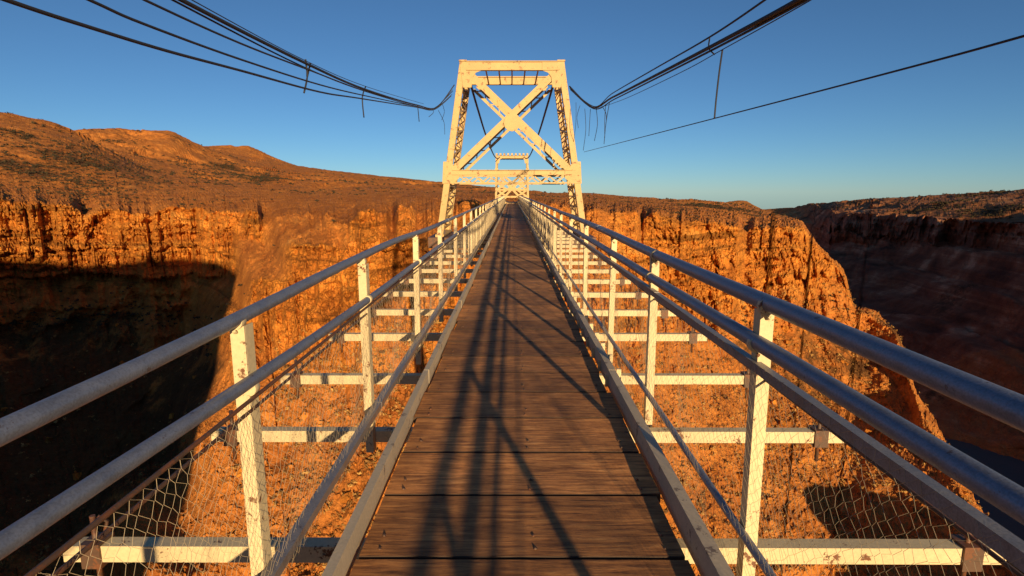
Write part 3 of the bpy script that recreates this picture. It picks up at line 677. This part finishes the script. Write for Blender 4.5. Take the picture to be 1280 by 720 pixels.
# ------------------------------------------------------------------ towers
def tower(yc, top, xt, xb, mid, far=False):
    t = empty('bridge_tower', (0, yc, 0))
    cw = .27; ztop = CAMZ + top; zb = -.25; zm = CAMZ + mid
    hd = 1.6
    def X_at(z): return xt + (xb - xt) * (ztop - z) / (ztop - zb)
    for s in (-1, 1):
        k = MB()
        for yy in (-hd, hd):
            # column = two flange plates and web, drawn as tapered boxes
            k.bar((s * xb, yy, zb), (s * xt, yy, ztop), cw * .92, .05, up=(0, 1, 0), w2=cw)
            for e in (-1, 1):
                k.bar((s * xb + e * cw * .46, yy + (.10 if yy < 0 else -.10), zb), (s * xt + e * cw * .46, yy + (.10 if yy < 0 else -.10), ztop), .03, .20, up=(0, 1, 0))
        k.box(s * xt - cw * .62, s * xt + cw * .62, -hd - .1, hd + .1, ztop, ztop + .06)
        k.box(s * xt - cw * .4, s * xt + cw * .4, -.35, .35, ztop + .06, ztop + .2)
        k.box(s * xb - cw * .7, s * xb + cw * .7, -hd - .15, hd + .15, zb - .12, zb)
        leg = k.build('leg', PAINT_T, t, bevel=.006)
        # lacing between front and rear columns, inner and outer faces
        l = MB(); nz = 15
        for e in (-1, 1):
            for i in range(nz):
                z0 = zb + .3 + (ztop - zb - .5) * i / nz; z1 = zb + .3 + (ztop - zb - .5) * (i + 1) / nz
                ya, yb = (-hd + .12, hd - .12) if i % 2 else (hd - .12, -hd + .12)
                xa = s * X_at(z0) + e * cw * .44; xb_ = s * X_at(z1) + e * cw * .44
                l.bar((xa, ya, z0), (xb_, yb, z1), .07, .02, up=(1, 0, 0))
                l.bar((xa, -hd + .12, z0), (xa, hd - .12, z0), .06, .02, up=(1, 0, 0))
        l.build('lacing', PAINT_T, leg)
        r = MB()   # rivet rows
        for i in range(34):
            z = zb + .2 + (ztop - zb - .3) * i / 34
            for e in (-1, 1): r.tube([(s * X_at(z) + e * cw * .36, -hd - .025, z), (s * X_at(z) + e * cw * .36, -hd - .04, z)], .018, 6)
        r.build('rivets', PAINT_T, leg)
    xi = X_at(ztop) - cw * .5
    tb = MB()
    for yy in (-hd, hd):
        tb.box(-xi, xi, yy - .03, yy + .03, ztop - .32, ztop - .02)
        tb.box(-xi, xi, yy - .10, yy + .10, ztop - .02, ztop + .02)
        tb.box(-xi, xi, yy - .10, yy + .10, ztop - .36, ztop - .32)
    for i in range(7):
        x = -xi + 2 * xi * (i + .5) / 7
        tb.bar((x, -hd + .1, ztop - .34), (x, hd - .1, ztop - .34), .06, .04)
    if far:
        for i in range(9):
            x = -xt + 2 * xt * i / 8; tb.box(x - .13, x + .13, -hd - .1, hd + .1, ztop + .07, ztop + .34)
    tb.build('top_beam', PAINT_T, t, bevel=.005)
    for s in (-1, 1):
        g = MB(); x = s * (xt - .05); P = [(x + s * .2, ztop), (x - s * .75, ztop), (x - s * .75, ztop - .36), (x - s * .5, ztop - .45), (x - s * .36, ztop - .62), (x - s * .30, ztop - 1.05), (x + s * .05, ztop - 1.05)]
        if s < 0: P = P[::-1]
        g.prism([(a_, b_) for a_, b_ in P], -hd - .055, -hd - .032); g.build('gusset', PAINT_T, t, bevel=.004); g = MB()
        x = s * X_at(zm); P = [(x + s * .18, zm + .58), (x - s * .17, zm + .58), (x - s * .30, zm + .34), (x - s * .50, zm + .22), (x - s * .50, zm - .12), (x - s * .22, zm - .36), (x + s * .24, zm - .36)]
        if s < 0: P = P[::-1]
        g.prism(P, -hd - .058, -hd - .032); g.build('gusset', PAINT_T, t, bevel=.004)
    g = MB()
    zc = (ztop - .5 + zm + .2) / 2
    if not far:
        g.prism([(.36 * math.cos(a_) * 1.0, zc + .36 * math.sin(a_)) for a_ in [math.radians(q) for q in (0, 30, 60, 90, 120, 150, 180, 210, 240, 270, 300, 330)]][::-1], -hd - .075, -hd - .05)
        g.build('gusset', PAINT_T, t, bevel=.004)
    # diagonal braces: each a pair of angles with battens
    xa = X_at(ztop) - .3; xm = X_at(zm) - .25
    for s in (() if far else (-1, 1)):
        p0 = np.array((s * xa, 0, ztop - .5)); p1 = np.array((-s * xm, 0, zm + .2))
        d_ = p1 - p0; L = np.linalg.norm(d_); d_ /= L; nrm = np.array((-d_[2], 0, d_[0]))
        o_ = s * .006
        for yy in (-hd, hd):
            k = MB()
            yv = np.array((0, yy + (o_ if yy < 0 else 0), 0))
            if yy < 0: k.bar(p0 + yv, p1 + yv, .17, .02, up=(0, 1, 0))
            for e in (-1, 1):
                off = nrm * e * (.11 if yy > 0 else .08)
                k.bar(p0 + off + yv, p1 + off + yv, .13 if e * s > 0 else .10, .018, up=(0, 1, 0))
                k.bar(p0 + off * 1.45 + yv + np.array((0, .06, 0)), p1 + off * 1.45 + yv + np.array((0, .06, 0)), .014, .10, up=(0, 1, 0))
            nb_ = 13
            for i in range(nb_ if yy > 0 else 0):
                a_ = p0 + d_ * L * (i + .2) / nb_; b_ = p0 + d_ * L * (i + .8) / nb_; e = 1 if i % 2 else -1
                k.bar(a_ + nrm * .12 * e + yv + np.array((0, .014 * 1, 0)), b_ - nrm * .12 * e + yv + np.array((0, .014, 0)), .05, .008, up=(0, 1, 0))
            k.build('cross_brace', PAINT_T, t)
    for yy in (-hd, hd):
        lb = MB()
        xm2 = X_at(zm) - .2
        lb.box(-xm2, xm2, yy - .03, yy + .03, zm + .04, zm + .20); lb.box(-xm2, xm2, yy - .10, yy + .06, zm + .20, zm + .23)
        lb.box(-xm2, xm2, yy - .10, yy + .06, zm + .01, zm + .04)
        for i in range(16):      # lattice below the beam
            xa_ = -xm2 + 2 * xm2 * i / 16; xb_ = -xm2 + 2 * xm2 * (i + 1) / 16; e = i % 2
            lb.bar((xa_, yy, zm - .04 if e else zm - .30), (xb_, yy, zm - .30 if e else zm - .04), .06, .02, up=(0, 1, 0))
        lb.box(-xm2, xm2, yy - .04, yy + .04, zm - .36, zm - .30)
        lb.build('lower_beam', PAINT_T, t, bevel=.004)
    if far:
        k = MB()
        for s in (-1, 1): k.bar((s * (xb - .3), -hd, zb + .2), (-s * X_at(zm) * .85, -hd + .005 * s, zm - .4), .30, .06, up=(0, 1, 0))
        for i in range(4):
            z0_ = zb + .2 + i * .98; k.box(-xb + .1, xb - .1, -hd - .06, -hd - .032, z0_ - .13, z0_ + .13)
            for j in range(3):
                x0_ = -xb + .15 + j * (2 * xb - .3) / 3; x1_ = x0_ + (2 * xb - .3) / 3
                if i < 3 and (i > 1 or j != 1): k.bar((x0_, -hd - .015, z0_), (x1_, -hd - .015, z0_ + .98), .26, .012, up=(0, 1, 0)); k.bar((x0_, -hd - .002, z0_ + .98), (x1_, -hd - .002, z0_), .26, .012, up=(0, 1, 0))
        k.build('knee_brace', PAINT_T, t)
    gd = MB(); gd.box(-xb - .5, xb + .5, -hd - .25, hd + .25, -.85, -.375); gd.build('base_girder', RUST, t, bevel=.01)
    pr2 = MB(); pr2.quadbox([(-1.2, -1.3, -97), (1.2, -1.3, -97), (1.2, 1.3, -97), (-1.2, 1.3, -97), (-.62, -.7, -.852), (.62, -.7, -.852), (.62, .7, -.852), (-.62, .7, -.852)])
    pr2.build('pier', CONC, t)
    return t
m, nt, b = newmat('pier_masonry'); g_ = nt.nodes.new('ShaderNodeNewGeometry'); nn = noise(nt, g_.outputs['Position'], 1.2, 6)
r = ramp(nt, [(.3, (.16, .09, .05)), (.7, (.32, .2, .12))]); nt.links.new(nn, r.inputs[0]); nt.links.new(r.outputs[0], b.inputs['Base Color']); b.inputs['Roughness'].default_value = .9; CONC = m
T1 = tower(26.5, 5.42, 2.07, 3.2, .72); tag(T1, 'tall cream riveted steel bridge tower with X brace, the nearer of the two', 'bridge tower', 'cream steel towers of the footbridge')
T2 = tower(82.0, 5.0, 2.15, 2.3, 2.75, True); tag(T2, 'small far cream bridge tower with stubby blocks on top, framed inside the nearer one', 'bridge tower', 'cream steel towers of the footbridge')

# ------------------------------------------------------------------ cables
def smoothpts(P, n=6):
    P = [np.array(p, float) for p in P]; Q = []
    for i in range(len(P) - 1):
        p0 = P[max(i - 1, 0)]; p1 = P[i]; p2 = P[i + 1]; p3 = P[min(i + 2, len(P) - 1)]
        for j in range(n):
            t_ = j / n; Q.append(.5 * ((2 * p1) + (-p0 + p2) * t_ + (2 * p0 - 5 * p1 + 4 * p2 - p3) * t_ ** 2 + (-p0 + 3 * p1 - 3 * p2 + p3) * t_ ** 3))
    Q.append(P[-1]); return Q
def cable(name, P, rad, label, cat, group=None, n=6):
    k = MB(); k.tube(smoothpts(P), rad, n); return tag(k.build(name, CABLE), label, cat, group)
CG = 'dark main cables of the footbridge'
XC = 2.7
def side(pts, X, back):
    P = [at(x, y, X=X) for x, y in pts]
    f_ = P[0]; m_ = (P[1][2] - P[0][2]) / (P[1][1] - P[0][1])
    ys_ = [f_[1] - .8 * 1.45 ** i for i in range(1, 9)]
    return [(f_[0], y_, f_[2] + m_ * .6 * (y_ - f_[1]) * math.exp((y_ - f_[1]) / 4) + back * ((f_[1] - y_) / 18) ** 2) for y_ in ys_[::-1]] + P
tl = (-2.02, 25.3, 7.2); tr = (2.02, 25.3, 7.2)
# left bundle
cable('main_cable', side([(227, 0), (382, 79), (457, 112), (520, 131), (546, 134)], -XC, 1.2) + [at(568, 106, X=-2.12)], .019, 'thickest dark cable over the left railing, topmost heavy one left of the near tower', 'cable', CG, 8)
cable('main_cable', side([(216, 0), (378, 83), (456, 114), (518, 132), (544, 135)], -XC - .05, 1.2) + [at(566, 112, X=-2.14)], .009, 'thin dark cable running just under the thickest left cable', 'cable', CG)
cable('main_cable', side([(181, 0), (300, 54), (385, 87), (457, 114), (520, 133), (543, 135)], -XC, 1.0) + [at(566, 114, X=-2.14)], .010, 'dark cable third from the bottom on the left side of the sky', 'cable', CG)
cable('main_cable', side([(112, 0), (180, 30), (300, 74), (400, 106), (458, 120), (520, 133), (543, 136)], -XC, .9) + [at(565, 118, X=-2.14)], .0105, 'dark cable second from the bottom on the left side of the sky', 'cable', CG)
cable('main_cable', side([(8, 0), (115, 35), (210, 64), (300, 88), (400, 115), (450, 123), (520, 134), (543, 137)], -XC, .6) + [at(564, 120, X=-2.14)], .0125, 'lowest dark cable on the left, meeting the top edge near the left corner', 'cable', CG)
cable('guy_wire', side([(240, 0), (382, 76), (460, 109), (530, 130)], -2.68, 1.2), .005, 'hair thin wire above the thickest left cable', 'wire', 'thin loose wires')
# right bundle
cable('main_cable', side([(998, 0), (895, 55), (820, 94), (765, 122), (740, 134)], XC, 1.4) + [at(712, 108, X=2.12)], .026, 'thickest dark main cable above the right railing', 'cable', CG, 8)
cable('main_cable', side([(1004, 2), (897, 59), (822, 97), (768, 124), (742, 136)], XC + .03, 1.4) + [at(713, 112, X=2.14)], .015, 'dark cable lying directly beneath the thickest right cable', 'cable', CG)
cable('main_cable', side([(956, 0), (886, 47), (820, 85), (765, 117), (742, 133)], XC - .05, 1.5) + [at(712, 110, X=2.14)], .012, 'dark cable above the thickest right cable, the innermost on the right', 'cable', CG)
cable('guy_wire', side([(1010, 2), (903, 62), (850, 91), (780, 124), (745, 136)], 2.74, 1.4), .006, 'thin wire just below the thickest right cable carrying the long hanging rod', 'wire', 'thin loose wires')
cable('guy_wire', side([(1280, 45), (1100, 94), (893, 148), (800, 172), (730, 190)], 2.75, .4), .0075, 'single long thin wire slanting low across the sky on the right', 'wire', 'thin loose wires')
# cables of the far span
for s, nm in ((-1, 'left'), (1, 'right')):
    P = [(s * 1.95, 26.2, 6.7), (s * 1.85, 31, 6.05), (s * 1.8, 40, 5.45), (s * 1.75, 55, 5.1), (s * 1.7, 68, 5.5), (s * 1.72, 80, 6.4)]
    cable('main_cable', P, .055, 'dark cable dropping inside the %s leg of the near tower towards the far tower' % nm, 'cable', CG)
# hangers and broken suspenders
HG = 'broken suspender rods and wires'
def hang(P, rad, label): cable('suspender', P, rad, label, 'suspender', HG, 5)
hang([at(903, 62, X=2.72), at(899, 90, X=2.73), at(895, 125, X=2.74), at(893, 148, X=2.74)], .012, 'long bent rod hanging from the right cables down to the low slanting wire')
hang([at(887, 48, X=2.66), at(886, 60, X=2.7), at(893, 68, X=2.72)], .010, 'short hooked tie clasping the right cables just above the long rod')
hang([at(382, 74, X=-2.7), at(384, 95, X=-2.7), at(380, 116, X=-2.7)], .012, 'short twisted rod hanging from the left cable bundle, the nearest on the left')
hang([at(388, 79, X=-2.72), at(384, 96, X=-2.7)], .012, 'tiny tie beside the nearest short rod on the left cables')
hang([at(457, 108, X=-2.7), at(453, 122, X=-2.7), at(455, 147, X=-2.7)], .012, 'rod hanging from the left cables midway between the nearest short rod and the tower')
hang([at(522, 131, X=-2.7), at(524, 152, X=-2.7)], .012, 'short rod hanging from the left cables close to the near tower')
ends = [(720, 128, 717, 178), (725, 132, 723, 160), (731, 136, 729, 188), (738, 136, 736, 170), (745, 134, 743, 176), (752, 132, 758, 150), (757, 130, 756, 172), (762, 127, 755, 180)]
words = ['touching the tower edge', 'second out from the tower edge', 'long and straight, third from it', 'fourth out from the tower edge', 'fifth out from it', 'short and kinked, sixth from it', 'seventh out from it', 'slanting and farthest from the tower']
for (x0, y0, x1, y1), w_ in zip(ends, words):
    hang([at(x0, y0, X=2.66), at((x0 + x1) / 2 + random.uniform(-3, 3), (y0 + y1) / 2, X=2.66), at(x1, y1, X=2.66)], .009, 'thin wire dangling right of the near tower, ' + w_)
for (x0, y0, x1, y1), w_ in zip([(548, 138, 556, 168), (553, 130, 552, 150), (541, 136, 536, 146)], ['longest, curled by its leg', 'middle of three', 'shortest and farthest from it']):
    hang([at(x0, y0, X=-2.66), at((x0 + x1) / 2 + 3, (y0 + y1) / 2, X=-2.66), at(x1, y1, X=-2.6)], .009, 'thin wire dangling left of the near tower, ' + w_)

# ------------------------------------------------------------------ light, sky, camera
sc_ = bpy.context.scene
w_ = bpy.data.worlds.new('World'); sc_.world = w_; w_.use_nodes = True; nt = w_.node_tree
sky = nt.nodes.new('ShaderNodeTexSky'); sky.sky_type = 'NISHITA'; sky.sun_disc = False
sky.sun_elevation = SUN_EL; sky.sun_rotation = math.pi - SUN_AZ; sky.altitude = 3000; sky.air_density = 1.0; sky.dust_density = 0.45; sky.ozone_density = 4.6
bg = nt.nodes['Background']; hs = nt.nodes.new('ShaderNodeMix'); hs.data_type = 'RGBA'; hs.blend_type = 'MULTIPLY'; hs.inputs[0].default_value = 1; hs.inputs[7].default_value = (1.05, 1.06, .98, 1); nt.links.new(sky.outputs[0], hs.inputs[6]); nt.links.new(hs.outputs[2], bg.inputs[0]); bg.inputs[1].default_value = .066
L = bpy.data.lights.new('sun', 'SUN'); L.energy = 5.0; L.angle = math.radians(.5); L.color = (1.0, .73, .40)
lo = bpy.data.objects.new('sun', L); C.objects.link(lo)
from mathutils import Vector
sd = Vector((math.sin(SUN_AZ) * math.cos(SUN_EL), -math.cos(SUN_AZ) * math.cos(SUN_EL), math.sin(SUN_EL)))
lo.rotation_euler = sd.to_track_quat('Z', 'Y').to_euler()
cam = bpy.data.cameras.new('camera'); co = bpy.data.objects.new('camera', cam); C.objects.link(co)
co.location = (0, 0, CAMZ); co.rotation_euler = (math.pi / 2 - TH, 0, 0)
cam.sensor_width = 36; cam.lens = 36 * F / 1280; cam.clip_start = .05; cam.clip_end = 30000
sc_.camera = co
vs = sc_.view_settings; vs.view_transform = 'Standard'; vs.look = 'None'; vs.exposure = .5; vs.gamma = 1; vs.use_curve_mapping = False
